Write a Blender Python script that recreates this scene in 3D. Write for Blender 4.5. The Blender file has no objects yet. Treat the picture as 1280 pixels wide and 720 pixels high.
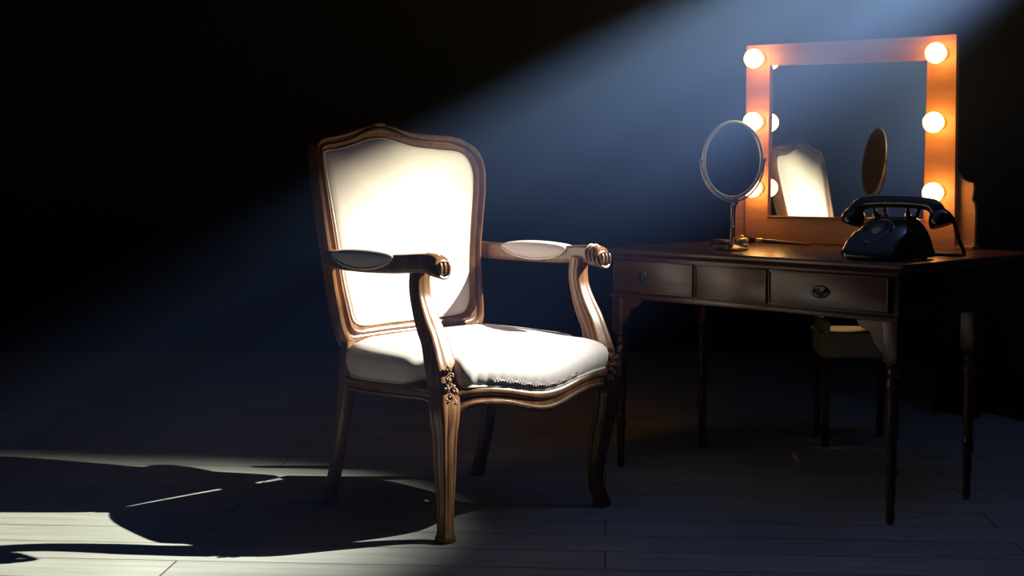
import bpy, bmesh, math, random
from mathutils import Vector, Matrix
random.seed(4)
PI = math.pi
scn = bpy.context.scene
COL = scn.collection

# ------------------------------------------------------------------ camera
cam_d = bpy.data.cameras.new('camera')
cam_d.sensor_width = 36.0
cam_d.lens = 1700.0 / 1280.0 * 36.0
cam_d.clip_end = 60
cam = bpy.data.objects.new('camera', cam_d)
cam.location = (0, 0, 1.0)
cam.rotation_euler = (PI / 2 - 0.086, 0, 0)
COL.objects.link(cam)
scn.camera = cam

# ------------------------------------------------------------------ view, world, lamps
scn.view_settings.view_transform = 'Standard'
scn.view_settings.look = 'None'
scn.view_settings.gamma = 1.0
scn.view_settings.use_curve_mapping = False
scn.view_settings.exposure = 0.0
scn.cycles.max_bounces = 8
scn.cycles.use_denoising = True

AMBIENT = 0.0015
SPOT_AT = (2.75, 4.05, 2.70)
SPOT_AIM = (-0.36, 3.80, 1.02)
SPOT_POWER = 8300
SPOT_ANGLE = 32
BULB_STRENGTH = 19
HAZE = 0.122
BEAM_TOP = 0.0268
BEAM_BOTTOM = 0.027
BEAM_FAR = 0.040
BEAM_NEAR = 0.074
BEAM_BAR = 0.012
BEAM_BAR_W = 0.0026

world = bpy.data.worlds.new('world')
world.use_nodes = True
world.node_tree.nodes['Background'].inputs[0].default_value = (0.55, 0.75, 1.0, 1)
world.node_tree.nodes['Background'].inputs[1].default_value = AMBIENT
scn.world = world

sd = bpy.data.lights.new('stage_beam', 'SPOT')
sd.energy = SPOT_POWER
sd.color = (0.56, 0.67, 1.0)
sd.spot_size = math.radians(SPOT_ANGLE)
sd.spot_blend = 1.0
sd.shadow_soft_size = 0.013
so = bpy.data.objects.new('stage_beam', sd)
so.location = SPOT_AT
so.rotation_euler = (Vector(SPOT_AIM) - Vector(SPOT_AT)).to_track_quat('-Z', 'Y').to_euler()
COL.objects.link(so)

# added weak warm fill spot behind the dressing table, brightens the stool
wd = bpy.data.lights.new('stool_fill_spot', 'SPOT')
wd.energy = 130
wd.color = (1.0, 0.72, 0.42)
wd.spot_size = math.radians(4.4)
wd.spot_blend = 0.5
wd.shadow_soft_size = 0.02
wo = bpy.data.objects.new('stool_fill_spot', wd)
wo.location = (1.75, 6.7, 2.5)
wo.rotation_euler = (Vector((1.23, 5.06, 0.44)) - Vector(wo.location)).to_track_quat('-Z', 'Y').to_euler()
COL.objects.link(wo)


# ------------------------------------------------------------------ materials
def new_mat(name):
    m = bpy.data.materials.new(name)
    m.use_nodes = True
    nt = m.node_tree
    return m, nt, nt.nodes['Principled BSDF']


def plain(name, col, rough=0.5, metal=0.0, bump=0.0, scale=40.0):
    m, nt, p = new_mat(name)
    p.inputs['Base Color'].default_value = (*col, 1)
    p.inputs['Roughness'].default_value = rough
    p.inputs['Metallic'].default_value = metal
    n = nt.nodes.new('ShaderNodeTexNoise')
    n.inputs['Scale'].default_value = scale
    tc = nt.nodes.new('ShaderNodeTexCoord')
    nt.links.new(tc.outputs['Object'], n.inputs['Vector'])
    mr = nt.nodes.new('ShaderNodeMapRange')
    mr.inputs['To Min'].default_value = max(0.02, rough - 0.06)
    mr.inputs['To Max'].default_value = min(1.0, rough + 0.06)
    nt.links.new(n.outputs['Fac'], mr.inputs['Value'])
    nt.links.new(mr.outputs['Result'], p.inputs['Roughness'])
    if bump:
        b = nt.nodes.new('ShaderNodeBump')
        b.inputs['Strength'].default_value = bump
        b.inputs['Distance'].default_value = 0.002
        nt.links.new(n.outputs['Fac'], b.inputs['Height'])
        nt.links.new(b.outputs['Normal'], p.inputs['Normal'])
    return m


def wood(name, c1, c2, rough=0.35, stretch=(2, 30, 30), coat=0.2):
    m, nt, p = new_mat(name)
    tc = nt.nodes.new('ShaderNodeTexCoord')
    mp = nt.nodes.new('ShaderNodeMapping')
    mp.inputs['Scale'].default_value = stretch
    n = nt.nodes.new('ShaderNodeTexNoise')
    n.inputs['Scale'].default_value = 1.6
    n.inputs['Detail'].default_value = 6
    n.inputs['Distortion'].default_value = 0.6
    cr = nt.nodes.new('ShaderNodeValToRGB')
    cr.color_ramp.elements[0].position = 0.32
    cr.color_ramp.elements[0].color = (*c1, 1)
    cr.color_ramp.elements[1].position = 0.7
    cr.color_ramp.elements[1].color = (*c2, 1)
    b = nt.nodes.new('ShaderNodeBump')
    b.inputs['Strength'].default_value = 0.15
    b.inputs['Distance'].default_value = 0.001
    L = nt.links.new
    L(tc.outputs['Object'], mp.inputs['Vector'])
    L(mp.outputs['Vector'], n.inputs['Vector'])
    L(n.outputs['Fac'], cr.inputs['Fac'])
    L(cr.outputs['Color'], p.inputs['Base Color'])
    L(n.outputs['Fac'], b.inputs['Height'])
    L(b.outputs['Normal'], p.inputs['Normal'])
    p.inputs['Roughness'].default_value = rough
    p.inputs['Coat Weight'].default_value = coat
    p.inputs['Coat Roughness'].default_value = 0.25
    return m


def fabric(name, c1, c2):
    m, nt, p = new_mat(name)
    tc = nt.nodes.new('ShaderNodeTexCoord')
    w = nt.nodes.new('ShaderNodeTexNoise')
    w.inputs['Scale'].default_value = 420
    n = nt.nodes.new('ShaderNodeTexNoise')
    n.inputs['Scale'].default_value = 5
    n.inputs['Detail'].default_value = 4
    mx = nt.nodes.new('ShaderNodeMix')
    mx.data_type = 'RGBA'
    mx.inputs[6].default_value = (*c1, 1)
    mx.inputs[7].default_value = (*c2, 1)
    b = nt.nodes.new('ShaderNodeBump')
    b.inputs['Strength'].default_value = 0.25
    b.inputs['Distance'].default_value = 0.0008
    L = nt.links.new
    L(tc.outputs['Object'], w.inputs['Vector'])
    L(tc.outputs['Object'], n.inputs['Vector'])
    L(n.outputs['Fac'], mx.inputs[0])
    L(mx.outputs[2], p.inputs['Base Color'])
    L(w.outputs['Fac'], b.inputs['Height'])
    L(b.outputs['Normal'], p.inputs['Normal'])
    p.inputs['Roughness'].default_value = 0.75
    p.inputs['Sheen Weight'].default_value = 0.2
    return m


def floor_material():
    m, nt, p = new_mat('worn_plank_floor')
    tc = nt.nodes.new('ShaderNodeTexCoord')
    mp = nt.nodes.new('ShaderNodeMapping')
    mp.inputs['Rotation'].default_value = (0, 0, math.radians(4))
    br = nt.nodes.new('ShaderNodeTexBrick')
    br.inputs['Scale'].default_value = 1.0
    br.inputs['Brick Width'].default_value = 2.2
    br.inputs['Row Height'].default_value = 0.16
    br.inputs['Mortar Size'].default_value = 0.003
    br.inputs['Color1'].default_value = (0.47, 0.455, 0.43, 1)
    br.inputs['Color2'].default_value = (0.57, 0.555, 0.53, 1)
    br.inputs['Mortar'].default_value = (0.14, 0.12, 0.10, 1)
    mp2 = nt.nodes.new('ShaderNodeMapping')
    mp2.inputs['Scale'].default_value = (1.2, 12, 1)
    n = nt.nodes.new('ShaderNodeTexNoise')
    n.inputs['Scale'].default_value = 2.5
    n.inputs['Detail'].default_value = 8
    mx = nt.nodes.new('ShaderNodeMix')
    mx.data_type = 'RGBA'
    mx.blend_type = 'MULTIPLY'
    mx.inputs[0].default_value = 0.6
    cr = nt.nodes.new('ShaderNodeValToRGB')
    cr.color_ramp.elements[0].position = 0.3
    cr.color_ramp.elements[0].color = (0.62, 0.59, 0.56, 1)
    cr.color_ramp.elements[1].position = 0.65
    cr.color_ramp.elements[1].color = (1, 1, 1, 1)
    b = nt.nodes.new('ShaderNodeBump')
    b.inputs['Strength'].default_value = 0.3
    b.inputs['Distance'].default_value = 0.002
    L = nt.links.new
    L(tc.outputs['Object'], mp.inputs['Vector'])
    L(mp.outputs['Vector'], br.inputs['Vector'])
    L(mp.outputs['Vector'], mp2.inputs['Vector'])
    L(mp2.outputs['Vector'], n.inputs['Vector'])
    L(n.outputs['Fac'], cr.inputs['Fac'])
    L(br.outputs['Color'], mx.inputs[6])
    L(cr.outputs['Color'], mx.inputs[7])
    L(mx.outputs[2], p.inputs['Base Color'])
    L(n.outputs['Fac'], b.inputs['Height'])
    L(b.outputs['Normal'], p.inputs['Normal'])
    p.inputs['Roughness'].default_value = 0.6
    return m


def glow(name, col, strength):
    m, nt, p = new_mat(name)
    p.inputs['Base Color'].default_value = (0.9, 0.85, 0.8, 1)
    p.inputs['Emission Color'].default_value = (*col, 1)
    p.inputs['Emission Strength'].default_value = strength
    return m


M = dict(
    floor=floor_material(),
    wall=plain('black_painted_wall', (0.012, 0.012, 0.013), 0.9, bump=0.2, scale=12),
    drape=plain('black_stage_cloth', (0.014, 0.014, 0.016), 0.95, bump=0.3, scale=60),
    walnut=wood('carved_walnut', (0.10, 0.042, 0.019), (0.27, 0.118, 0.050), 0.32, (22, 22, 3)),
    mahogany=wood('dark_mahogany', (0.05, 0.018, 0.011), (0.12, 0.045, 0.026), 0.3, (3, 40, 40)),
    leg=wood('dark_turned_mahogany', (0.05, 0.018, 0.011), (0.12, 0.045, 0.026), 0.3, (40, 40, 3)),
    honey=wood('honey_board', (0.46, 0.20, 0.06), (0.60, 0.29, 0.10), 0.5, (3, 30, 30), 0.05),
    crate=wood('pale_pine', (0.45, 0.30, 0.17), (0.62, 0.45, 0.28), 0.6, (3, 30, 30), 0.0),
    cream=fabric('cream_upholstery', (0.65, 0.545, 0.54), (0.74, 0.635, 0.63)),
    trim=fabric('ivory_gimp', (0.62, 0.55, 0.46), (0.74, 0.67, 0.58)),
    brass=plain('brass', (0.95, 0.76, 0.36), 0.36, 0.7),
    oldbrass=plain('dull_brass', (0.35, 0.27, 0.16), 0.35, 1.0),
    iron=plain('dark_metal', (0.06, 0.06, 0.065), 0.35, 1.0),
    silver=plain('mirror_glass', (0.93, 0.94, 0.95), 0.015, 1.0),
    bakelite=plain('black_bakelite', (0.008, 0.008, 0.009), 0.16),
    dial=plain('dark_dial', (0.03, 0.028, 0.025), 0.3),
    chrome=plain('chrome', (0.7, 0.7, 0.72), 0.12, 1.0),
    bristle=plain('dark_bristle', (0.03, 0.02, 0.015), 0.8, bump=0.6, scale=300),
    porcelain=plain('lamp_socket', (0.55, 0.42, 0.28), 0.4),
    bulb=glow('lit_bulb_glass', (1.0, 0.50, 0.17), BULB_STRENGTH),
)
M['silver'].node_tree.nodes['Principled BSDF'].inputs['Roughness'].default_value = 0.0
for l in list(M['silver'].node_tree.links):
    M['silver'].node_tree.links.remove(l) if l.to_socket.name == 'Roughness' else None


# ------------------------------------------------------------------ helpers
def link(name, bm, mat, parent=None, smooth=True, angle=40):
    bmesh.ops.recalc_face_normals(bm, faces=bm.faces)
    me = bpy.data.meshes.new(name)
    bm.to_mesh(me)
    bm.free()
    if smooth:
        me.polygons.foreach_set('use_smooth', [True] * len(me.polygons))
        me.set_sharp_from_angle(angle=math.radians(angle))
    o = bpy.data.objects.new(name, me)
    me.materials.append(mat)
    COL.objects.link(o)
    if parent is not None:
        o.parent = parent
    return o


def thing(name, label, cat, loc=(0, 0, 0), rotz=0.0, group=None):
    o = bpy.data.objects.new(name, None)
    o.empty_display_size = 0.1
    COL.objects.link(o)
    o.location = loc
    o.rotation_euler = (0, 0, rotz)
    tag(o, label, cat, group)
    return o


def tag(o, label, cat, group=None):
    o['label'] = label
    o['category'] = cat
    if group:
        o['group'] = group
    return o


def struct(name, bm, mat, label):
    o = link(name, bm, mat, smooth=False)
    o['kind'] = 'structure'
    o['label'] = label
    return o


def box(bm, x0, x1, y0, y1, z0, z1, bev=0.0, mtx=None):
    t = bmesh.new()
    bmesh.ops.create_cube(t, size=1)
    for v in t.verts:
        v.co = Vector(((x0 + x1) / 2 + v.co.x * (x1 - x0), (y0 + y1) / 2 + v.co.y * (y1 - y0), (z0 + z1) / 2 + v.co.z * (z1 - z0)))
    if bev:
        bmesh.ops.bevel(t, geom=list(t.edges), offset=bev, segments=2, affect='EDGES', profile=0.6)
    if mtx is not None:
        t.transform(mtx)
    me = bpy.data.meshes.new('tmp')
    t.to_mesh(me)
    t.free()
    bm.from_mesh(me)
    bpy.data.meshes.remove(me)
    return bm


def loft(bm, rings, cap=True, closed_v=False):
    vs = [[bm.verts.new(p) for p in r] for r in rings]
    n = len(rings[0])
    m = len(rings)
    for i in range(m if closed_v else m - 1):
        a, b = vs[i], vs[(i + 1) % m]
        for j in range(n):
            bm.faces.new((a[j], a[(j + 1) % n], b[(j + 1) % n], b[j]))
    if cap and not closed_v:
        bm.faces.new(vs[0])
        bm.faces.new(vs[-1])
    return bm


def lathe(bm, prof, seg=32, mtx=None):
    """prof: list of (radius, height); closes at tiny radii."""
    rings = []
    for r, z in prof:
        r = max(r, 0.0004)
        ring = [Vector((r * math.cos(2 * PI * k / seg), r * math.sin(2 * PI * k / seg), z)) for k in range(seg)]
        if mtx is not None:
            ring = [mtx @ p for p in ring]
        rings.append(ring)
    return loft(bm, rings)


def catmull(pts, n, closed=False):
    pts = [Vector(p) for p in pts]
    out = []
    m = len(pts)
    segs = m if closed else m - 1
    for i in range(segs):
        if closed:
            p0, p1, p2, p3 = pts[(i - 1) % m], pts[i], pts[(i + 1) % m], pts[(i + 2) % m]
        else:
            p0, p1, p2, p3 = pts[max(i - 1, 0)], pts[i], pts[i + 1], pts[min(i + 2, m - 1)]
        for k in range(n):
            t = k / n
            out.append(0.5 * ((2 * p1) + (-p0 + p2) * t + (2 * p0 - 5 * p1 + 4 * p2 - p3) * t * t + (-p0 + 3 * p1 - 3 * p2 + p3) * t ** 3))
    if not closed:
        out.append(pts[-1].copy())
    return out


def section(kind, n=24, e=3.2):
    """unit cross section, in [-1,1]"""
    out = []
    for k in range(n):
        a = 2 * PI * (k + 0.5) / n
        c, s = math.cos(a), math.sin(a)
        if kind == 'round':
            out.append((c, s))
        else:
            out.append((math.copysign(abs(c) ** (2 / e), c), math.copysign(abs(s) ** (2 / e), s)))
    return out


def sweep(bm, path, sizes, sec, up=Vector((0, 0, 1)), cap=True, closed=False):
    """path points, sizes (half width, half height) per point; up decides the frame."""
    n = len(path)
    rings = []
    for i, p in enumerate(path):
        if closed:
            t = path[(i + 1) % n] - path[(i - 1) % n]
        else:
            t = path[min(i + 1, n - 1)] - path[max(i - 1, 0)]
        t = t.normalized()
        side = t.cross(up)
        if side.length < 1e-4:
            side = t.cross(Vector((0, 1, 0.01)))
        side.normalize()
        u = side.cross(t).normalized()
        w, h = sizes[i] if isinstance(sizes, list) else sizes
        rings.append([p + side * (a * w) + u * (b * h) for a, b in sec])
    return loft(bm, rings, cap=cap, closed_v=closed)


def lerp_sizes(keys, n):
    """keys: list of (t, w, h) -> n sizes"""
    out = []
    for i in range(n):
        t = i / (n - 1)
        for a, b in zip(keys, keys[1:]):
            if t <= b[0] + 1e-9:
                f = (t - a[0]) / (b[0] - a[0])
                f = f * f * (3 - 2 * f)
                out.append((a[1] + (b[1] - a[1]) * f, a[2] + (b[2] - a[2]) * f))
                break
    return out


def ball(bm, c, r, sx=1, sy=1, sz=1, mtx=None, seg=10):
    rings = []
    m = seg
    for i in range(1, m):
        th = PI * i / m
        rings.append([Vector((r * sx * math.sin(th) * math.cos(2 * PI * k / seg), r * sy * math.sin(th) * math.sin(2 * PI * k / seg), r * sz * math.cos(th))) for k in range(seg)])
    c = Vector(c)
    rings = [[(c + (mtx @ p if mtx else p)) for p in ring] for ring in rings]
    return loft(bm, rings)


# ------------------------------------------------------------------ the room
struct('floor', box(bmesh.new(), -4.6, 3.9, -1.0, 7.6, -0.1, 0.0), M['floor'], 'worn wooden plank floor, lit white at lower left')
struct('wall_back', box(bmesh.new(), -4.7, 4.0, 7.5, 7.7, 0.0, 3.8), M['wall'], 'black wall behind the scene')
struct('wall_left', box(bmesh.new(), -4.7, -4.5, -1.0, 7.5, 0.0, 3.8), M['wall'], 'black side wall in darkness')
struct('wall_right', box(bmesh.new(), 3.8, 4.0, -1.0, 7.5, 0.0, 3.8), M['wall'], 'black side wall behind the drape')
struct('ceiling', box(bmesh.new(), -4.7, 4.0, -1.0, 7.7, 3.8, 3.9), M['wall'], 'black ceiling')

# dark drape at the right
bm = bmesh.new()
rows, cols = 14, 160
front, back = [], []
for j in range(rows + 1):
    z = 3.6 * j / rows
    fr, bk = [], []
    for i in range(cols + 1):
        s = i / cols
        x = 1.72 + 1.9 * s
        fl = 0.06 * math.sin(s * 58 + 0.5 * math.sin(s * 9)) * (1.0 + 0.25 * math.sin(z * 2 + s * 12)) + 0.03 * math.sin(s * 23)
        fr.append(bm.verts.new((x, 5.5 + fl - 0.25 * s, z + 0.002)))
        bk.append(bm.verts.new((x, 5.508 + fl - 0.25 * s, z + 0.002)))
    front.append(fr)
    back.append(bk)
for j in range(rows):
    for i in range(cols):
        bm.faces.new((front[j][i], front[j][i + 1], front[j + 1][i + 1], front[j + 1][i]))
        bm.faces.new((back[j][i], back[j + 1][i], back[j + 1][i + 1], back[j][i + 1]))
for j in range(rows):
    for i in (0, cols):
        bm.faces.new((front[j][i], front[j + 1][i], back[j + 1][i], back[j][i]))
tag(link('stage_drape', bm, M['drape']), 'black pleated drape hanging in the dark behind the dressing table', 'curtain')

# unseen spotlight can, blades and bar, added to cut and streak the beam
sp_rot = (Vector((-0.33, 3.85, 0.47)) - Vector(SPOT_AT)).to_track_quat('-Z', 'Y')
spot = thing('beam_shaper', 'unseen black spotlight can with blades, added high at the right to shape the beam', 'spotlight', SPOT_AT)
spot.rotation_mode = 'QUATERNION'
spot.rotation_quaternion = sp_rot
bm = bmesh.new()
seg = 32
prof_c = [(0.135, -0.235), (0.135, 0.10), (0.11, 0.16), (0.02, 0.18)]
lathe(bm, prof_c + [(0.012, 0.17), (0.10, 0.15), (0.127, 0.095), (0.127, -0.235)], seg)
fa = [f for f in bm.faces if len(f.verts) == seg]
bmesh.ops.delete(bm, geom=fa, context='FACES')
link('housing', bm, M['iron'], spot)
SH = 0.25
for (x0, x1, y0, y1) in ((-0.16, 0.16, BEAM_TOP, 0.16), (-0.16, 0.16, -0.16, -BEAM_BOTTOM), (-0.16, -BEAM_NEAR, -BEAM_BOTTOM, BEAM_TOP), (BEAM_FAR, 0.16, -BEAM_BOTTOM, BEAM_TOP)):
    bm = box(bmesh.new(), x0, x1, y0, y1, -SH - 0.002, -SH + 0.002)
    link('beam_blade', bm, M['iron'], spot)
bm = box(bmesh.new(), -0.075, 0.075, BEAM_BAR - BEAM_BAR_W, BEAM_BAR + BEAM_BAR_W, -SH - 0.004, -SH - 0.002)
link('streak_bar', bm, M['iron'], spot)

# ------------------------------------------------------------------ armchair
CH_N = Vector((-0.1815, 3.6004, 0))
CH_R = Vector((0.7432, 0.6691, 0))
CH_B = Vector((-0.6691, 0.7432, 0))
OX, OY = 0.30, 0.26
org = CH_N + CH_R * OX + CH_B * OY
chair = thing('armchair', 'carved walnut armchair with cream upholstered seat and back in the beam', 'armchair', org, math.atan2(CH_R.y, CH_R.x))


def L3(r, b, z):
    return Vector((r - OX, b - OY, z))


def side_pt(s, r, b, z):
    """s = 0 near side, 1 far side (mirrored)"""
    return L3(r if s == 0 else 0.606 - r, b, z)


OUT = [(0.018, 0.486), (-0.002, 0.518), (-0.014, 0.612), (-0.019, 0.728), (-0.024, 0.845), (-0.025, 0.961), (-0.022, 1.043), (-0.012, 1.083),
       (0.013, 1.10), (0.057, 1.108), (0.116, 1.121), (0.178, 1.139), (0.24, 1.148), (0.30, 1.14), (0.36, 1.123), (0.438, 1.114), (0.52, 1.109),
       (0.577, 1.091), (0.616, 1.058), (0.631, 1.004), (0.622, 0.931), (0.596, 0.829), (0.576, 0.752), (0.564, 0.651), (0.557, 0.562),
       (0.545, 0.512), (0.50, 0.503), (0.40, 0.500), (0.28, 0.497), (0.15, 0.495), (0.06, 0.490)]
INN = [(0.047, 0.561), (0.041, 0.596), (0.03, 0.679), (0.025, 0.796), (0.018, 0.914), (0.012, 1.008), (0.012, 1.046), (0.018, 1.058),
       (0.036, 1.063), (0.079, 1.068), (0.141, 1.085), (0.187, 1.098), (0.248, 1.103), (0.308, 1.09), (0.368, 1.076), (0.464, 1.067),
       (0.535, 1.06), (0.569, 1.04), (0.583, 0.996), (0.574, 0.932), (0.550, 0.83), (0.528, 0.729), (0.515, 0.654), (0.508, 0.60), (0.492, 0.565),
       (0.46, 0.550), (0.363, 0.546), (0.198, 0.543), (0.099, 0.540), (0.062, 0.546)]


def radial(outline, center, n):
    pts = catmull([(x, z, 0) for x, z in outline], 8, closed=True)
    out = []
    cx, cz = center
    m = len(pts)
    for k in range(n):
        a = 2 * PI * k / n
        d = (math.cos(a), math.sin(a))
        best = 0
        for i in range(m):
            p, q = pts[i], pts[(i + 1) % m]
            px, pz, qx, qz = p.x - cx, p.y - cz, q.x - cx, q.y - cz
            ex_, ez_ = qx - px, qz - pz
            den = d[0] * ez_ - d[1] * ex_
            if abs(den) < 1e-12:
                continue
            t = (px * ez_ - pz * ex_) / den
            u = (px * d[1] - pz * d[0]) / den
            if 0 <= u <= 1 and t > best:
                best = t
        out.append((cx + d[0] * best, cz + d[1] * best))
    return out


LEAN_N = Vector((0, 1, -0.194)).normalized()   # towards the rear


def lean(r, z, off):
    """a point of the raked back; off > 0 is towards the rear"""
    p = L3(r, 0.47 + 0.194 * (z - 0.47), z)
    bow = 0.018 * (1 - ((r - 0.3) / 0.33) ** 2)     # slight hollow of the back
    return p + LEAN_N * (off + bow)


NB = 160
CEN = (0.29, 0.82)
ro, ri = radial(OUT, CEN, NB), radial(INN, CEN, NB)
prof = [(0.0, 0.022), (-0.03, 0.006), (0.0, -0.010), (0.10, -0.019), (0.24, -0.022), (0.36, -0.018), (0.42, -0.010), (0.50, -0.009),
        (0.56, -0.014), (0.68, -0.020), (0.80, -0.018), (0.88, -0.011), (1.0, -0.006), (1.03, 0.008), (1.0, 0.022)]
bm = bmesh.new()
rings = []
for k in range(NB):
    (ax, az), (bx_, bz) = ro[k], ri[k]
    rings.append([lean(ax + (bx_ - ax) * t, az + (bz - az) * t, d) for t, d in prof])
loft(bm, rings, closed_v=True)
link('back_frame', bm, M['walnut'], chair)

# carved crest on the top rail
bm = bmesh.new()
for i in range(13):
    u = (i - 6) / 6.0
    r = 0.235 + 0.085 * u
    z = 1.124 - 0.022 * u * u
    ball(bm, lean(r, z, -0.021), 0.010 - 0.004 * abs(u), 1.25, 0.6, 0.9)
ball(bm, lean(0.235, 1.141, -0.018), 0.013, 1.9, 0.7, 0.7)
link('crest_carving', bm, M['walnut'], chair)

# upholstered back panel
bm = bmesh.new()
rings = []
for s, d in ((1.02, 0.016), (1.0, -0.002), (0.985, -0.010), (0.96, -0.016), (0.9, -0.021), (0.78, -0.027), (0.6, -0.033), (0.4, -0.037), (0.2, -0.039), (0.02, -0.04)):
    rings.append([lean(CEN[0] + (x - CEN[0]) * s, CEN[1] + (z - CEN[1]) * s, d) for x, z in ri])
loft(bm, rings)
link('back_cushion', bm, M['cream'], chair, angle=60)
bm = bmesh.new()
sweep(bm, [lean(x + (CEN[0] - x) * 0.012, z + (CEN[1] - z) * 0.012, -0.009) for x, z in ri], (0.0035, 0.0035), section('round', 8), up=LEAN_N, closed=True)
link('back_piping', bm, M['trim'], chair)

# seat cushion
SEAT = [(0.036, -0.034), (0.10, -0.054), (0.20, -0.070), (0.303, -0.076), (0.406, -0.070), (0.506, -0.054), (0.570, -0.034), (0.572, 0.035), (0.588, 0.088), (0.622, 0.135), (0.628, 0.22), (0.612, 0.36),
        (0.575, 0.455), (0.50, 0.472), (0.30, 0.478), (0.10, 0.474), (0.03, 0.462), (-0.012, 0.37), (-0.024, 0.22), (-0.018, 0.135), (0.018, 0.088), (0.034, 0.035)]
seat_loop = catmull([(x, y, 0) for x, y in SEAT], 8, closed=True)


def rim_z(r, b):
    """height of the rail top: dips along the serpentine front and at the sides"""
    fr = max(0.0, 1 - max(0, b + 0.09) / 0.12)
    dip = 0.034 * math.exp(-((r - 0.303) / 0.14) ** 2) * fr
    return 0.424 - dip - 0.022 * max(0, b) / 0.47


bm = bmesh.new()
rings = []
SC = Vector((0.303, 0.20, 0))
prof_s = [(-0.010, -0.012, 0), (0.0, 0.0, 0), (0.012, 0.012, 0), (0.017, 0.028, 0), (0.018, 0.046, 0.02), (0.012, 0.061, 0.08), (-0.002, 0.073, 0.16), (-0.022, 0.082, 0.25),
          (-0.05, 0.090, 0.4), (-0.09, 0.097, 0.6), (-0.14, 0.103, 0.8), (-0.19, 0.107, 1.0), (-0.235, 0.109, 1.0)]
for off, dz, blend in prof_s:
    ring = []
    for p in seat_loop:
        d = p - SC
        ln = d.length
        q = SC + d * max(0.02, (ln + off * (1 if off > -0.06 else ln / 0.30)) / ln)
        zb = rim_z(p.x, p.y) * (1 - blend) + 0.418 * blend + 0.014 * max(0, p.y) / 0.47 * min(1, dz / 0.05)
        wr = 0.0016 * math.sin(p.x * 190) * (1 if p.y < 0 else 0) * (1 if 0.01 < dz < 0.04 else 0)
        ring.append(L3(q.x, q.y + wr, zb + dz))
    rings.append(ring)
loft(bm, rings)
link('seat_cushion', bm, M['cream'], chair, angle=70)
bm = bmesh.new()
sweep(bm, [L3(p.x + (p.x - SC.x) * 0.012, p.y + (p.y - SC.y) * 0.02, rim_z(p.x, p.y) + 0.002) for p in seat_loop], (0.004, 0.004), section('round', 8), closed=True)
link('seat_piping', bm, M['trim'], chair)
# gathered stitching along the front of the seat
bm = bmesh.new()
path = []
for i in range(230):
    u = i / 229
    r = 0.11 + 0.33 * u
    b = -0.087 - 0.005 * (1 - ((r - 0.303) / 0.2) ** 2) + 0.018 * ((r - 0.303) / 0.2) ** 2
    path.append(L3(r, b, rim_z(r, -0.09) + 0.021 + 0.0058 * math.sin(i * 0.95) * (0.6 + 0.4 * math.sin(i * 0.21))))
sweep(bm, path, (0.0017, 0.0017), section('round', 6))
link('seat_stitching', bm, M['cream'], chair)


# seat rails with serpentine lower edge
def rail(name, pts, zt, zb, out):
    """pts: (r,b) path, zt/zb: functions of t, out: outward direction sign"""
    bmr = bmesh.new()
    path = catmull([(x, y, 0) for x, y in pts], 12)
    n = len(path)
    rings = []
    for i, p in enumerate(path):
        t = i / (n - 1)
        tan = (path[min(i + 1, n - 1)] - path[max(i - 1, 0)]).normalized()
        nor = Vector((tan.y, -tan.x, 0)) * out
        a, b_ = zt(p.x, p.y, t), zb(p.x, p.y, t)
        h = a - b_
        sec = [(-0.016, b_), (0.006, b_), (0.012, b_ + 0.10 * h), (0.013, b_ + 0.22 * h), (0.008, b_ + 0.30 * h), (0.008, b_ + 0.55 * h),
               (0.013, b_ + 0.64 * h), (0.016, b_ + 0.76 * h), (0.015, b_ + 0.9 * h), (0.010, a), (-0.016, a)]
        rings.append([L3(p.x + nor.x * o_, p.y + nor.y * o_, z) for o_, z in sec])
    loft(bmr, rings)
    return link(name, bmr, M['walnut'], chair)


rail('front_rail', [(0.0, -0.015), (0.08, -0.044), (0.2, -0.066), (0.303, -0.073), (0.406, -0.066), (0.526, -0.044), (0.606, -0.015)],
     lambda x, y, t: rim_z(x, y - 0.02) + 0.001,
     lambda x, y, t: rim_z(x, y - 0.02) - 0.052 - 0.060 * max(0, (abs(t - 0.5) - 0.34) / 0.16) ** 2 - 0.004 * math.cos((t - 0.5) * 14), 1)
rail('side_rail', [(0.0, -0.01), (-0.016, 0.10), (-0.020, 0.22), (-0.010, 0.36), (0.015, 0.47)],
     lambda x, y, t: rim_z(x, y) + 0.001,
     lambda x, y, t: rim_z(x, y) - 0.040 - 0.05 * max(0, (0.22 - t) / 0.22) ** 2, -1)
rail('side_rail', [(0.606, -0.01), (0.622, 0.10), (0.626, 0.22), (0.612, 0.36), (0.575, 0.47)],
     lambda x, y, t: rim_z(x, y) + 0.001,
     lambda x, y, t: rim_z(x, y) - 0.040 - 0.05 * max(0, (0.22 - t) / 0.22) ** 2, 1)
rail('rear_rail', [(0.02, 0.478), (0.30, 0.486), (0.57, 0.478)], lambda x, y, t: 0.412, lambda x, y, t: 0.36, -1)

SQ = section('sq', 28, 3.6)
# fluted section for carved members: a rounded square with grooves on the faces
FL = []
for k in range(48):
    a = 2 * PI * k / 48 + PI / 48
    c, s = math.cos(a), math.sin(a)
    e = 4.0
    x, y = math.copysign(abs(c) ** (2 / e), c), math.copysign(abs(s) ** (2 / e), s)
    g = 1 - 0.085 * math.exp(-((min(abs(x), abs(y)) - 0.42) / 0.13) ** 2)
    FL.append((x * g, y * g))

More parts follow.
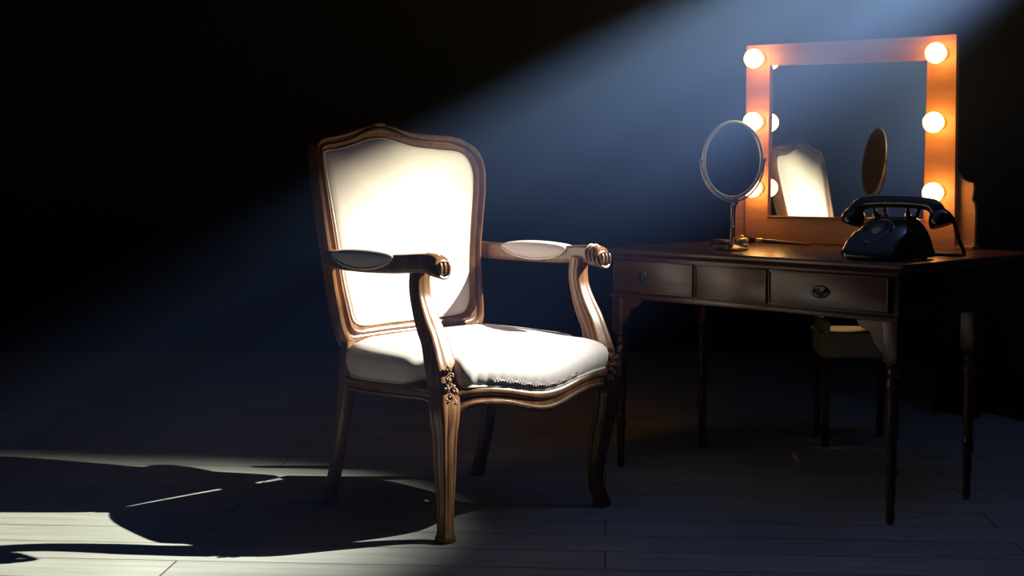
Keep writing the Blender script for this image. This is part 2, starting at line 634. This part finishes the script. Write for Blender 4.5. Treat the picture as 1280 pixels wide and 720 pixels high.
for s in (0, 1):
    # front cabriole leg
    bm = bmesh.new()
    path = catmull([side_pt(s, *q) for q in ((0.0, 0.0, 0.43), (-0.006, -0.008, 0.39), (-0.010, -0.013, 0.35), (-0.006, -0.008, 0.29), (0.004, 0.004, 0.21),
                                             (0.012, 0.012, 0.13), (0.012, 0.012, 0.07), (0.004, 0.002, 0.025), (0.0, -0.002, 0.0))], 6)
    n = len(path)
    sizes = lerp_sizes([(0, 0.036, 0.034), (0.2, 0.036, 0.035), (0.45, 0.027, 0.027), (0.72, 0.020, 0.020), (0.86, 0.0195, 0.0195), (0.95, 0.025, 0.025), (1.0, 0.021, 0.021)], n)
    sweep(bm, path, sizes, FL, up=Vector((0, 1, 0)))
    link('front_leg', bm, M['walnut'], chair)
    # rear leg
    bm = bmesh.new()
    RQ = 0.034 * s
    path = catmull([side_pt(s, q[0] + RQ * min(1, q[2] / 0.4), q[1], q[2]) for q in ((0.024, 0.474, 0.50), (0.022, 0.472, 0.46), (0.016, 0.468, 0.39), (0.006, 0.478, 0.28), (0.004, 0.505, 0.16), (0.008, 0.545, 0.05), (0.010, 0.562, 0.0))], 6)
    sizes = lerp_sizes([(0, 0.020, 0.020), (0.3, 0.023, 0.025), (0.7, 0.017, 0.018), (1.0, 0.018, 0.020)], len(path))
    sweep(bm, path, sizes, SQ, up=Vector((0, 1, 0)))
    link('rear_leg', bm, M['walnut'], chair)
    # arm post
    bm = bmesh.new()
    path = catmull([side_pt(s, *q) for q in ((0.0, 0.098, 0.742), (0.0, 0.104, 0.70), (0.0, 0.098, 0.655), (0.0, 0.074, 0.60), (0.0, 0.044, 0.55), (0.0, 0.024, 0.50), (0.0, 0.008, 0.455), (0.0, 0.0, 0.40))], 6)
    sizes = lerp_sizes([(0, 0.024, 0.023), (0.25, 0.0255, 0.0235), (0.55, 0.032, 0.029), (0.8, 0.037, 0.034), (1.0, 0.037, 0.034)], len(path))
    sweep(bm, path, sizes, FL, up=Vector((0, 1, 0)))
    link('arm_post', bm, M['walnut'], chair)
    # arm
    bm = bmesh.new()
    path = catmull([side_pt(s, *q) for q in ((0.004, 0.545, 0.748), (-0.010, 0.50, 0.744), (-0.024, 0.40, 0.742), (-0.030, 0.28, 0.742), (-0.026, 0.17, 0.746), (-0.012, 0.08, 0.752), (-0.004, 0.035, 0.752), (-0.002, 0.008, 0.744))], 8)
    sizes = lerp_sizes([(0, 0.020, 0.026), (0.3, 0.023, 0.0265), (0.7, 0.023, 0.0265), (0.9, 0.025, 0.028), (0.97, 0.025, 0.026), (1.0, 0.017, 0.016)], len(path))
    sweep(bm, path, sizes, SQ)
    arm = link('arm', bm, M['walnut'], chair)
    # knuckle carving on the arm end
    bm = bmesh.new()
    for b_, z_, w_, h_ in ((0.050, 0.751, 0.0265, 0.029), (0.034, 0.750, 0.028, 0.030), (0.018, 0.746, 0.0275, 0.028), (0.004, 0.739, 0.024, 0.023)):
        ring = []
        for k in range(28):
            a = 2 * PI * k / 28
            ring.append(side_pt(s, -0.003 + w_ * math.cos(a), b_ + 0.010 * math.sin(a) * (1 if math.sin(a) < 0 else 0.2), z_ + h_ * math.sin(a)))
        sweep(bm, ring, (0.0045, 0.0045), section('round', 8), up=Vector((0, 1, 0.3)), closed=True)
    for i in range(3):
        ball(bm, side_pt(s, -0.003 + (i - 1) * 0.014, -0.006, 0.742), 0.009, 0.8, 1, 2.0)
    link('knuckle_carving', bm, M['walnut'], arm)
    # arm pad: fabric saddle over the arm, half-moon drop on each side
    bm = bmesh.new()
    rings = []
    ns = 32
    for i in range(ns + 1):
        u = -1 + 2 * i / ns
        b_ = 0.305 + 0.145 * u
        k = max(0.0, 1 - u * u)
        w = 0.0245 + 0.003 * k ** 0.5
        drop = 0.742 + 0.023 - 0.038 * k ** 0.6
        top = 0.742 + 0.0245 + 0.014 * k ** 0.4
        rr = -0.029 + 0.004 * u * u * (1 if u < 0 else 1.6)
        ring = []
        for a, z_ in ((-0.85, drop - 0.001), (-1.0, drop), (-1.06, drop + 0.3 * (top - drop)), (-1.02, drop + 0.62 * (top - drop)), (-0.8, drop + 0.88 * (top - drop)), (-0.4, top), (0, top + 0.002 * k),
                      (0.4, top), (0.8, drop + 0.88 * (top - drop)), (1.02, drop + 0.62 * (top - drop)), (1.06, drop + 0.3 * (top - drop)), (1.0, drop), (0.85, drop - 0.001)):
            ring.append(side_pt(s, rr + a * w, b_, z_))
        rings.append(ring)
    loft(bm, rings)
    pad = link('arm_pad', bm, M['cream'], chair, angle=60)
    bm = bmesh.new()
    path = []
    for i in range(80):
        a = 2 * PI * i / 80
        u = math.cos(a)
        k = max(0.0, 1 - u * u)
        w = 0.0245 + 0.003 * k ** 0.5 + 0.0015
        rr = -0.029 + 0.004 * u * u * (1 if u < 0 else 1.6)
        sgn = math.copysign(1, math.sin(a)) * min(1, abs(math.sin(a)) / 0.16)
        path.append(side_pt(s, rr + sgn * w, 0.305 + 0.145 * u, 0.742 + 0.023 - 0.038 * k ** 0.6))
    sweep(bm, path, (0.003, 0.003), section('round', 8), closed=True)
    link('pad_trim', bm, M['trim'], pad)
    # carved flowers on the knee, on the outer front corner
    bm = bmesh.new()
    rnd = random.Random(11)
    spots = [(0.00, 0.475), (0.010, 0.455), (-0.010, 0.448), (0.004, 0.430), (-0.014, 0.425), (0.014, 0.415), (0.0, 0.402), (-0.012, 0.392), (0.012, 0.385), (0.0, 0.372)]
    for (q, z_) in spots:
        cb_ = -0.039 + (0.010 if z_ > 0.45 else 0.0)
        for k in range(5):
            a = 2 * PI * k / 5 + rnd.random()
            ball(bm, side_pt(s, -0.008 + q + 0.0060 * math.cos(a), cb_, z_ + 0.0060 * math.sin(a)), 0.0050, 1, 0.9, 1, seg=8)
        ball(bm, side_pt(s, -0.008 + q, cb_ - 0.004, z_), 0.0038, seg=8)
    link('flower_carving', bm, M['walnut'], chair)

# ------------------------------------------------------------------ dressing table
DK = Vector((1.0727, 3.7599, 0))
DROT = -math.radians(46.66)
W_, D_ = 1.0758, 0.4824
desk = thing('dressing_table', 'dark mahogany dressing table with three drawers and turned legs', 'dressing table', DK, DROT)
# local x = to the near right end (0) .. -W (far left end), y = depth to the rear
TOPZ = 0.746


def slab(bm, x0, x1, y0, y1, prof):
    """prof: list of (overhang, z) from bottom to top"""
    rings = []
    for o, z in prof:
        c = 0.012 + o * 0.3
        X0, X1, Y0, Y1 = x0 - o, x1 + o, y0 - o, y1 + o
        ring = []
        for (cx, cy, a0) in ((X1 - c, Y1 - c, 0), (X0 + c, Y1 - c, 90), (X0 + c, Y0 + c, 180), (X1 - c, Y0 + c, 270)):
            for k in range(5):
                a = math.radians(a0 + 22.5 * k)
                ring.append(Vector((cx + c * math.cos(a), cy + c * math.sin(a), z)))
        rings.append(ring)
    return loft(bm, rings)


bm = slab(bmesh.new(), -W_, 0.012, 0.0, 0.735, [(0.0, 0.7165), (0.006, 0.717), (0.010, 0.7225), (0.014, 0.7245), (0.024, 0.726), (0.030, 0.731), (0.031, 0.738), (0.028, 0.744), (0.020, TOPZ)])
link('table_top', bm, M['mahogany'], desk, angle=25)
bm = bmesh.new()
box(bm, -W_ + 0.0, 0.0, 0.004, 0.70, 0.581, 0.7165, 0.003)
box(bm, -W_ - 0.004, 0.004, -0.005, 0.010, 0.578, 0.594, 0.004)
box(bm, -W_ - 0.003, 0.003, -0.002, 0.010, 0.709, 0.7165, 0.002)
link('apron', bm, M['mahogany'], desk)


def front_panel(bm, x0, x1, z0, z1):
    box(bm, x0, x1, -0.010, 0.006, z0, z1, 0.003)
    # cock bead
    for (a, b, c, d) in ((x0 + .002, x1 - .002, z1 - .006, z1 - .002), (x0 + .002, x1 - .002, z0 + .002, z0 + .006), (x0 + .002, x0 + .006, z0 + .004, z1 - .004), (x1 - .006, x1 - .002, z0 + .004, z1 - .004)):
        box(bm, a, b, -0.0135, -0.009, c, d, 0.0015)


def oval_plate(bm, x, z, rx, rz, y=-0.0102):
    rings = []
    for f, d in ((1, 0), (1, 0.002), (0.85, 0.004), (0.6, 0.003), (0.03, 0.003)):
        rings.append([Vector((x + rx * f * math.cos(2 * PI * k / 28) * (1 + 0.06 * math.cos(6 * PI * k / 14)), y - d, z + rz * f * math.sin(2 * PI * k / 28))) for k in range(28)])
    loft(bm, rings)


for (a0, a1, hx, kind) in ((0.022, 0.4315, 0.248, 'oval'), (0.4365, 0.7145, 0.575, 'none'), (0.7195, 1.056, 0.930, 'square')):
    bm = bmesh.new()
    front_panel(bm, -a1, -a0, 0.600, 0.705)
    dr = link('drawer', bm, M['mahogany'], desk, angle=30)
    if kind == 'oval':
        bm = bmesh.new()
        oval_plate(bm, -hx, 0.650, 0.033, 0.019)
        for sx in (-1, 1):
            ball(bm, (-hx + sx * 0.018, -0.017, 0.653), 0.005)
        path = [Vector((-hx + 0.018 * math.cos(PI + PI * k / 14), -0.020 - 0.004 * math.sin(PI * k / 14), 0.653 - 0.014 * math.sin(PI * k / 14))) for k in range(15)]
        sweep(bm, path, (0.0028, 0.0028), section('round', 8), up=Vector((0, 1, 0)))
        h = link('drawer_handle', bm, M['iron'], dr)
        bm = bmesh.new()
        for i in range(5):
            ball(bm, (-hx - 0.016 + 0.008 * i, -0.0155, 0.653 + 0.003 * math.sin(i * 2.1)), 0.0042, seg=8)
        link('handle_boss', bm, M['chrome'], dr)
    elif kind == 'square':
        bm = bmesh.new()
        box(bm, -hx - 0.018, -hx + 0.018, -0.013, -0.010, 0.636, 0.670, 0.001)
        path = [Vector((-hx + 0.012 * math.cos(2 * PI * k / 24), -0.016, 0.653 + 0.012 * math.sin(2 * PI * k / 24))) for k in range(24)]
        sweep(bm, path, (0.002, 0.002), section('round', 8), up=Vector((0, 1, 0)), closed=True)
        link('drawer_handle', bm, M['iron'], dr)

# small keyhole escutcheons between the drawers
for z in (0.695, 0.655):
    link('drawer_lock', ball(bmesh.new(), (-0.434, -0.010, z), 0.004, 1, 0.7, 1), M['iron'], desk)

leg_prof = [(0.018, 0.462), (0.0205, 0.455), (0.014, 0.445), (0.0185, 0.436), (0.0185, 0.428), (0.013, 0.418), (0.0195, 0.405), (0.0215, 0.392), (0.018, 0.38), (0.0165, 0.36), (0.018, 0.31),
            (0.0165, 0.25), (0.0135, 0.20), (0.0145, 0.186), (0.0185, 0.178), (0.0135, 0.168), (0.019, 0.155), (0.0175, 0.145), (0.0125, 0.135), (0.0140, 0.10), (0.0125, 0.06),
            (0.0105, 0.035), (0.0135, 0.026), (0.0125, 0.010), (0.009, 0.0)]
for (x, y) in ((-0.024, 0.024), (-0.024, D_ - 0.024), (-W_ + 0.024, 0.024), (-W_ + 0.024, D_ - 0.024)):
    bm = bmesh.new()
    box(bm, x - 0.023, x + 0.023, y - 0.023, y + 0.023, 0.462, 0.582, 0.003)
    lathe(bm, leg_prof, 28, Matrix.Translation((x, y, 0)))
    link('leg', bm, M['leg'], desk, angle=50)


# shaped corner brackets under the front rail and at the end
def bracket(flip, x_at):
    out = [(0, 0.579), (0.095, 0.579), (0.088, 0.568), (0.076, 0.556), (0.060, 0.551), (0.048, 0.545), (0.040, 0.530), (0.032, 0.514), (0.020, 0.500), (0.010, 0.492), (0.0, 0.492)]
    b_ = bmesh.new()
    rings = [[Vector((x_at - flip * (0.04 + px), yy, pz)) for px, pz in out] for yy in (0.002, 0.016)]
    loft(b_, rings)
    return b_


link('corner_bracket', bracket(1, 0.0), M['mahogany'], desk, angle=25)
link('corner_bracket', bracket(-1, -W_), M['mahogany'], desk, angle=25)

# ------------------------------------------------------------------ vanity mirror with bulbs
MM = Vector((1.4409, 4.4001, TOPZ))
MROT = -math.radians(40)
van = thing('vanity_mirror', 'honey wood framed mirror with six lit globe bulbs on the dressing table', 'mirror', MM, MROT)
# local x: 0 right end .. -0.778 left end ; y<0 is the front ; z above the table top
ZT = 0.697
bm = bmesh.new()
loft(bm, [[Vector((x, y, z)) for x, z in ((-0.775, 0.0), (-0.687, 0.0), (-0.687, ZT - 0.001), (-0.782, ZT))] for y in (-0.012, 0.012)])
loft(bm, [[Vector((x, y, z)) for x, z in ((-0.104, 0.0), (-0.004, 0.0), (-0.016, ZT - 0.008), (-0.110, ZT - 0.008))] for y in (-0.012, 0.012)])
loft(bm, [[Vector((x, y, z)) for x, z in ((-0.690, 0.623), (-0.104, 0.611), (-0.104, ZT - 0.009), (-0.690, ZT - 0.001))] for y in (-0.0112, 0.011)])
box(bm, -0.690, -0.100, -0.0112, 0.011, 0.0, 0.092, 0.003)
fr = link('frame', bm, M['honey'], van, smooth=False)
bm = bmesh.new()
for (a, b, c, d) in ((-0.689, -0.685, 0.092, 0.620), (-0.110, -0.104, 0.092, 0.611), (-0.689, -0.104, 0.091, 0.095)):
    box(bm, a, b, -0.015, -0.008, c, d, 0.001)
link('inner_bead', bm, M['honey'], van)
bm = bmesh.new()
box(bm, -0.692, -0.100, -0.003, 0.003, 0.088, 0.630)
link('mirror_glass', bm, M['silver'], van, smooth=False)
for sgn, x0 in ((-1, -0.770), (1, -0.010)):
    pr = [(0, 0), (0.062, 0), (0.062, 0.125), (0.058, 0.150), (0.050, 0.158), (0.052, 0.175), (0.055, 0.200), (0.052, 0.214), (0.030, 0.219), (0.016, 0.229), (0.006, 0.246), (0, 0.25)]
    if sgn < 0:
        pr = [(px, pz * 0.86) for px, pz in pr]
    rings = [[Vector((x0 + sgn * px, yy, pz)) for px, pz in pr] for yy in (0.0125, 0.030)]
    bm = loft(bmesh.new(), rings)
    link('side_support', bm, M['honey'], van, angle=25)
bm = bmesh.new()
box(bm, -0.838, 0.055, -0.010, 0.050, 0.0, 0.012, 0.003)
link('foot_ledge', bm, M['honey'], van)
for (x, z) in ((-0.724, 0.646), (-0.724, 0.426), (-0.723, 0.193), (-0.062, 0.629), (-0.064, 0.409), (-0.060, 0.183)):
    rot = Matrix.Translation((x, 0, z)) @ Matrix.Rotation(PI / 2, 4, 'X')
    bm = bmesh.new()
    lathe(bm, [(0.022, 0.010), (0.023, 0.0125), (0.023, 0.018), (0.019, 0.022), (0.016, 0.024), (0.016, 0.032), (0.010, 0.034)], 24, rot)
    sk = link('lamp_socket', bm, M['porcelain'], van)
    bm = bmesh.new()
    pr = [(0.013, 0.030), (0.015, 0.034)]
    for k in range(1, 13):
        a = PI * (0.16 + 0.84 * k / 12)
        pr.append((0.033 * math.sin(a), 0.062 - 0.033 * math.cos(a)))
    lathe(bm, pr, 24, rot)
    link('light_bulb', bm, M['bulb'], van)

# ------------------------------------------------------------------ round table mirror on a stand
VR = math.atan2(-0.70, -0.713) + PI / 2      # local -Y faces the chair side
rm = thing('table_mirror', 'small oval gold-rimmed mirror on a stand beside the bulb mirror', 'mirror', (0.702, 4.345, TOPZ), math.radians(2))
TILT = Matrix.Translation((0, 0, 0.288)) @ Matrix.Rotation(math.radians(7), 4, 'X')
RX, RZ = 0.093, 0.120
bm = bmesh.new()
path = [TILT @ Vector((RX * math.cos(2 * PI * k / 64), 0, RZ * math.sin(2 * PI * k / 64))) for k in range(64)]
sweep(bm, path, (0.0070, 0.0055), section('round', 10), up=Vector((0, 1, 0)), closed=True)
link('rim', bm, M['brass'], rm)
bm = bmesh.new()
loft(bm, [[TILT @ Vector(((RX - 0.002) * math.cos(2 * PI * k / 64), yy, (RZ - 0.002) * math.sin(2 * PI * k / 64))) for k in range(64)] for yy in (-0.002, 0.002)])
link('mirror_glass', bm, M['silver'], rm, angle=30)
bm = bmesh.new()
lathe(bm, [(0.0, 0.0), (0.050, 0.0), (0.052, 0.004), (0.048, 0.008), (0.026, 0.013), (0.011, 0.018), (0.006, 0.028), (0.005, 0.07), (0.008, 0.075), (0.005, 0.08), (0.0045, 0.140), (0.008, 0.146), (0.005, 0.152), (0.0, 0.158)], 32)
link('stand', bm, M['oldbrass'], rm)
bm = bmesh.new()
loft(bm, [[TILT @ Vector(((RX + o) * math.cos(2 * PI * k / 64), yy, (RZ + o) * math.sin(2 * PI * k / 64))) for k in range(64)] for o, yy in ((0.006, 0.001), (0.0065, 0.005), (0.001, 0.009), (-0.03, 0.012))])
link('back_cover', bm, M['drape'], rm)
bm = bmesh.new()
path = [Vector(((RX + 0.009) * math.cos(a), 0.0, 0.288 + (RZ + 0.012) * math.sin(a))) for a in [PI + PI * k / 32 for k in range(33)]]
sweep(bm, path, (0.003, 0.003), section('round', 8), up=Vector((0, 1, 0)))
for sx in (-1, 1):
    ball(bm, (sx * (RX + 0.009), 0, 0.288), 0.007)
link('yoke', bm, M['oldbrass'], rm)


def on_desk(a, b, z=TOPZ):
    """a = distance from the near right end along the front, b = depth"""
    ca, sa = math.cos(DROT), math.sin(DROT)
    return Vector((DK.x - a * ca - b * sa, DK.y - a * sa + b * ca, z))


# gold capped jar
jar = thing('cosmetic_jar', 'small gold-lidded jar at the foot of the oval mirror', 'jar', on_desk(0.745, 0.27))
bm = bmesh.new()
lathe(bm, [(0.0, 0), (0.016, 0), (0.020, 0.004), (0.021, 0.012), (0.016, 0.019), (0.0, 0.020)], 24)
link('jar_body', bm, M['brass'], jar)
bm = bmesh.new()
lathe(bm, [(0.0, 0.0185), (0.022, 0.0185), (0.024, 0.022), (0.024, 0.029), (0.018, 0.033), (0.006, 0.035), (0.007, 0.041), (0.0, 0.043)], 24)
link('jar_lid', bm, M['brass'], jar)
# compact
cp = thing('powder_compact', 'dark round powder compact lying by the gold jar', 'compact', on_desk(0.93, 0.40))
bm = bmesh.new()
lathe(bm, [(0.0, 0), (0.034, 0), (0.037, 0.003), (0.037, 0.008), (0.0, 0.0085)], 32)
link('compact_base', bm, M['iron'], cp)
bm = bmesh.new()
lathe(bm, [(0.0, 0.0085), (0.036, 0.0085), (0.037, 0.012), (0.034, 0.016), (0.012, 0.018), (0.0, 0.018)], 32)
link('compact_lid', bm, M['oldbrass'], cp)
# brush
br = thing('makeup_brush', 'long-handled dark brush lying in front of the mirror frame', 'brush', on_desk(0.77, 0.47), DROT)
bm = bmesh.new()
path = [Vector((0.16 - 0.20 * t, 0, 0.008 + 0.016 * (1 - t) * 0 + 0.006 * t)) for t in [k / 20 for k in range(21)]]
sweep(bm, path, lerp_sizes([(0, 0.003, 0.003), (0.5, 0.006, 0.006), (0.85, 0.008, 0.008), (1, 0.006, 0.006)], 21), section('round', 12))
link('handle', bm, M['mahogany'], br)
bm = bmesh.new()
path = [Vector((-0.035 - 0.025 * t, 0, 0.014)) for t in [k / 4 for k in range(5)]]
sweep(bm, path, (0.009, 0.009), section('round', 14))
link('ferrule', bm, M['brass'], br)
bm = bmesh.new()
path = [Vector((-0.060 - 0.055 * t, 0, 0.016)) for t in [k / 10 for k in range(11)]]
sweep(bm, path, lerp_sizes([(0, 0.009, 0.008), (0.5, 0.016, 0.013), (1, 0.006, 0.005)], 11), section('round', 14))
link('bristles', bm, M['bristle'], br)

# ------------------------------------------------------------------ telephone
ph = thing('rotary_telephone', 'black rotary telephone at the right end of the dressing table', 'telephone', on_desk(0.118, 0.135), DROT)


def rrect(hx, hy, cx, cy, z, c=0.035, n=6):
    ring = []
    for (sx, sy, a0) in ((1, 1, 0), (-1, 1, 90), (-1, -1, 180), (1, -1, 270)):
        for k in range(n + 1):
            a = math.radians(a0 + 90 * k / n)
            ring.append(Vector((cx + sx * (hx - c) + c * math.cos(a), cy + sy * (hy - c) + c * math.sin(a), z)))
    return ring


bm = bmesh.new()
loft(bm, [rrect(0.094, 0.104, 0, 0, 0.004), rrect(0.101, 0.111, 0, 0, 0.006), rrect(0.102, 0.112, 0, 0, 0.020), rrect(0.099, 0.108, 0, 0.001, 0.028), rrect(0.094, 0.101, 0, 0.005, 0.050),
          rrect(0.086, 0.086, 0, 0.014, 0.076), rrect(0.076, 0.064, 0, 0.026, 0.098), rrect(0.064, 0.046, 0, 0.036, 0.112, 0.03), rrect(0.054, 0.036, 0, 0.040, 0.118, 0.025)])
link('body', bm, M['bakelite'], ph, angle=50)
for x, y in ((-0.07, -0.08), (0.07, -0.08), (-0.07, 0.08), (0.07, 0.08)):
    bm = bmesh.new()
    lathe(bm, [(0.008, 0.0), (0.010, 0.002), (0.010, 0.006)], 14, Matrix.Translation((x, y, 0)))
    link('rubber_foot', bm, M['bakelite'], ph)
# dial, tilted on the front slope
DM = Matrix.Translation((0, -0.056, 0.076)) @ Matrix.Rotation(math.radians(46), 4, 'X')
bm = bmesh.new()
lathe(bm, [(0.0, -0.02), (0.050, -0.02), (0.052, 0.004), (0.048, 0.008), (0.044, 0.006), (0.0, 0.006)], 40, DM)
link('dial_plate', bm, M['dial'], ph)
bm = bmesh.new()
for k in range(40):
    pass
ring_in, ring_out = [], []
lathe(bm, [(0.014, 0.0095), (0.026, 0.0095), (0.026, 0.0115), (0.014, 0.0115)], 40, DM)
path = [DM @ Vector((0.0435 * math.cos(2 * PI * k / 48), 0.0435 * math.sin(2 * PI * k / 48), 0.0105)) for k in range(48)]
sweep(bm, path, (0.0024, 0.0024), section('round', 8), up=Vector((0, 0, 1)), closed=True)
for k in range(10):
    a = math.radians(60 + 27 * k)
    ctr = Vector((0.0348 * math.cos(a), 0.0348 * math.sin(a), 0.0105))
    path = [DM @ (ctr + Vector((0.0078 * math.cos(2 * PI * j / 16), 0.0078 * math.sin(2 * PI * j / 16), 0))) for j in range(16)]
    sweep(bm, path, (0.0014, 0.0014), section('round', 6), up=Vector((0, 0.1, 1)), closed=True)
link('finger_wheel', bm, M['iron'], ph)
bm = bmesh.new()
lathe(bm, [(0.0, 0.006), (0.013, 0.006), (0.013, 0.0125), (0.0, 0.0128)], 24, DM)
link('dial_centre', bm, M['oldbrass'], ph)
# cradle with four horns
bm = bmesh.new()
box(bm, -0.056, 0.056, 0.020, 0.060, 0.108, 0.122, 0.005)
for sx in (-1, 1):
    for yy in (0.012, 0.068):
        path = catmull([(sx * 0.048, 0.04, 0.116), (sx * 0.052, 0.04 + (yy - 0.04) * 0.7, 0.124), (sx * 0.054, yy, 0.136), (sx * 0.056, yy + (yy - 0.04) * 0.12, 0.150)], 6)
        sweep(bm, path, lerp_sizes([(0, 0.009, 0.008), (0.6, 0.007, 0.006), (1, 0.004, 0.004)], len(path)), section('round', 10), up=Vector((1, 0, 0)))
link('cradle', bm, M['bakelite'], ph)
for sx in (-1, 1):
    bm = bmesh.new()
    lathe(bm, [(0.0, 0.118), (0.007, 0.118), (0.007, 0.131), (0.0, 0.133)], 14, Matrix.Translation((sx * 0.035, 0.04, 0)))
    link('hook_button', bm, M['chrome'], ph)
# handset
bm = bmesh.new()
path = catmull([(-0.136, 0.04, 0.126), (-0.127, 0.04, 0.146), (-0.105, 0.04, 0.158), (-0.055, 0.04, 0.163), (0, 0.04, 0.164), (0.055, 0.04, 0.163), (0.105, 0.04, 0.158), (0.127, 0.04, 0.146), (0.136, 0.04, 0.126)], 6)
sweep(bm, path, lerp_sizes([(0, 0.024, 0.024), (0.14, 0.022, 0.021), (0.3, 0.018, 0.0165), (0.5, 0.017, 0.0155), (0.7, 0.018, 0.0165), (0.86, 0.022, 0.021), (1, 0.024, 0.024)], len(path)), section('round', 20), up=Vector((0, 1, 0)))
hs = link('handset', bm, M['bakelite'], ph)
for sx in (-1, 1):
    bm = bmesh.new()
    mt = Matrix.Translation((sx * 0.138, 0.04, 0.126)) @ Matrix.Rotation(sx * math.radians(-20), 4, 'Y')
    lathe(bm, [(0.0, 0.016), (0.022, 0.014), (0.030, 0.004), (0.034, -0.008), (0.035, -0.024), (0.031, -0.030), (0.0, -0.027)], 28, mt)
    link('mouthpiece' if sx > 0 else 'earpiece', bm, M['bakelite'], hs)
# cord from the handset down behind and over the table end
bm = bmesh.new()
path = catmull([(0.158, 0.04, 0.135), (0.176, 0.048, 0.118), (0.166, 0.100, 0.060), (0.158, 0.150, 0.016), (0.128, 0.175, 0.0080), (0.06, 0.165, 0.0075), (0.02, 0.13, 0.008), (0.0, 0.105, 0.012)], 10)
sweep(bm, path, (0.0058, 0.0058), section('round', 8))
link('cord', bm, M['bakelite'], ph)

# ------------------------------------------------------------------ low wooden stool behind the table
st = thing('wooden_stool', 'small pale wooden stool half hidden under the dressing table', 'stool', (1.262, 4.97, 0), -math.radians(4))
bm = bmesh.new()
box(bm, -0.145, 0.145, -0.13, 0.13, 0.402, 0.417, 0.003)
link('seat', bm, M['crate'], st)
bm = bmesh.new()
box(bm, -0.130, -0.110, -0.125, 0.125, 0.417, 0.462, 0.003)
link('end_board', bm, M['crate'], st)
bm = bmesh.new()
box(bm, -0.135, 0.135, -0.122, -0.106, 0.330, 0.402, 0.003)
box(bm, -0.135, 0.135, 0.106, 0.122, 0.330, 0.402, 0.003)
box(bm, -0.138, -0.122, -0.115, 0.115, 0.330, 0.402, 0.003)
box(bm, 0.122, 0.138, -0.115, 0.115, 0.330, 0.402, 0.003)
link('seat_rail', bm, M['crate'], st)
for sx in (-1, 1):
    for sy in (-1, 1):
        bm = bmesh.new()
        box(bm, sx * 0.118 - 0.013, sx * 0.118 + 0.013, sy * 0.100 - 0.013, sy * 0.100 + 0.013, 0.0, 0.402, 0.003)
        link('leg', bm, M['leg'], st)

# ------------------------------------------------------------------ haze that shows the beam
bm = box(bmesh.new(), -4.49, 3.79, -0.9, 7.49, 0.001, 3.79)
hz = link('haze', bm, bpy.data.materials.new('stage_haze'), smooth=False)
hz['kind'] = 'stuff'
hz['label'] = 'thin blue stage haze filling the dark room'
hm = hz.data.materials[0]
hm.use_nodes = True
nt = hm.node_tree
nt.nodes.remove(nt.nodes['Principled BSDF'])
vs = nt.nodes.new('ShaderNodeVolumeScatter')
vs.inputs['Color'].default_value = (0.23, 0.37, 1.0, 1)
vs.inputs['Density'].default_value = HAZE
vs.inputs['Anisotropy'].default_value = 0.0
tc = nt.nodes.new('ShaderNodeTexCoord')
sx = nt.nodes.new('ShaderNodeSeparateXYZ')
mr = nt.nodes.new('ShaderNodeMapRange')      # beam falloff put into the density: thin low down, thick above the chair
mr.interpolation_type = 'SMOOTHSTEP'
mr.inputs['From Min'].default_value = 0.70
mr.inputs['From Max'].default_value = 1.75
mr.inputs['To Min'].default_value = HAZE * 0.16
mr.inputs['To Max'].default_value = HAZE * 2.6
nt.links.new(tc.outputs['Object'], sx.inputs[0])
nt.links.new(sx.outputs['Z'], mr.inputs['Value'])
nt.links.new(mr.outputs['Result'], vs.inputs['Density'])
nt.links.new(vs.outputs['Volume'], nt.nodes['Material Output'].inputs['Volume'])
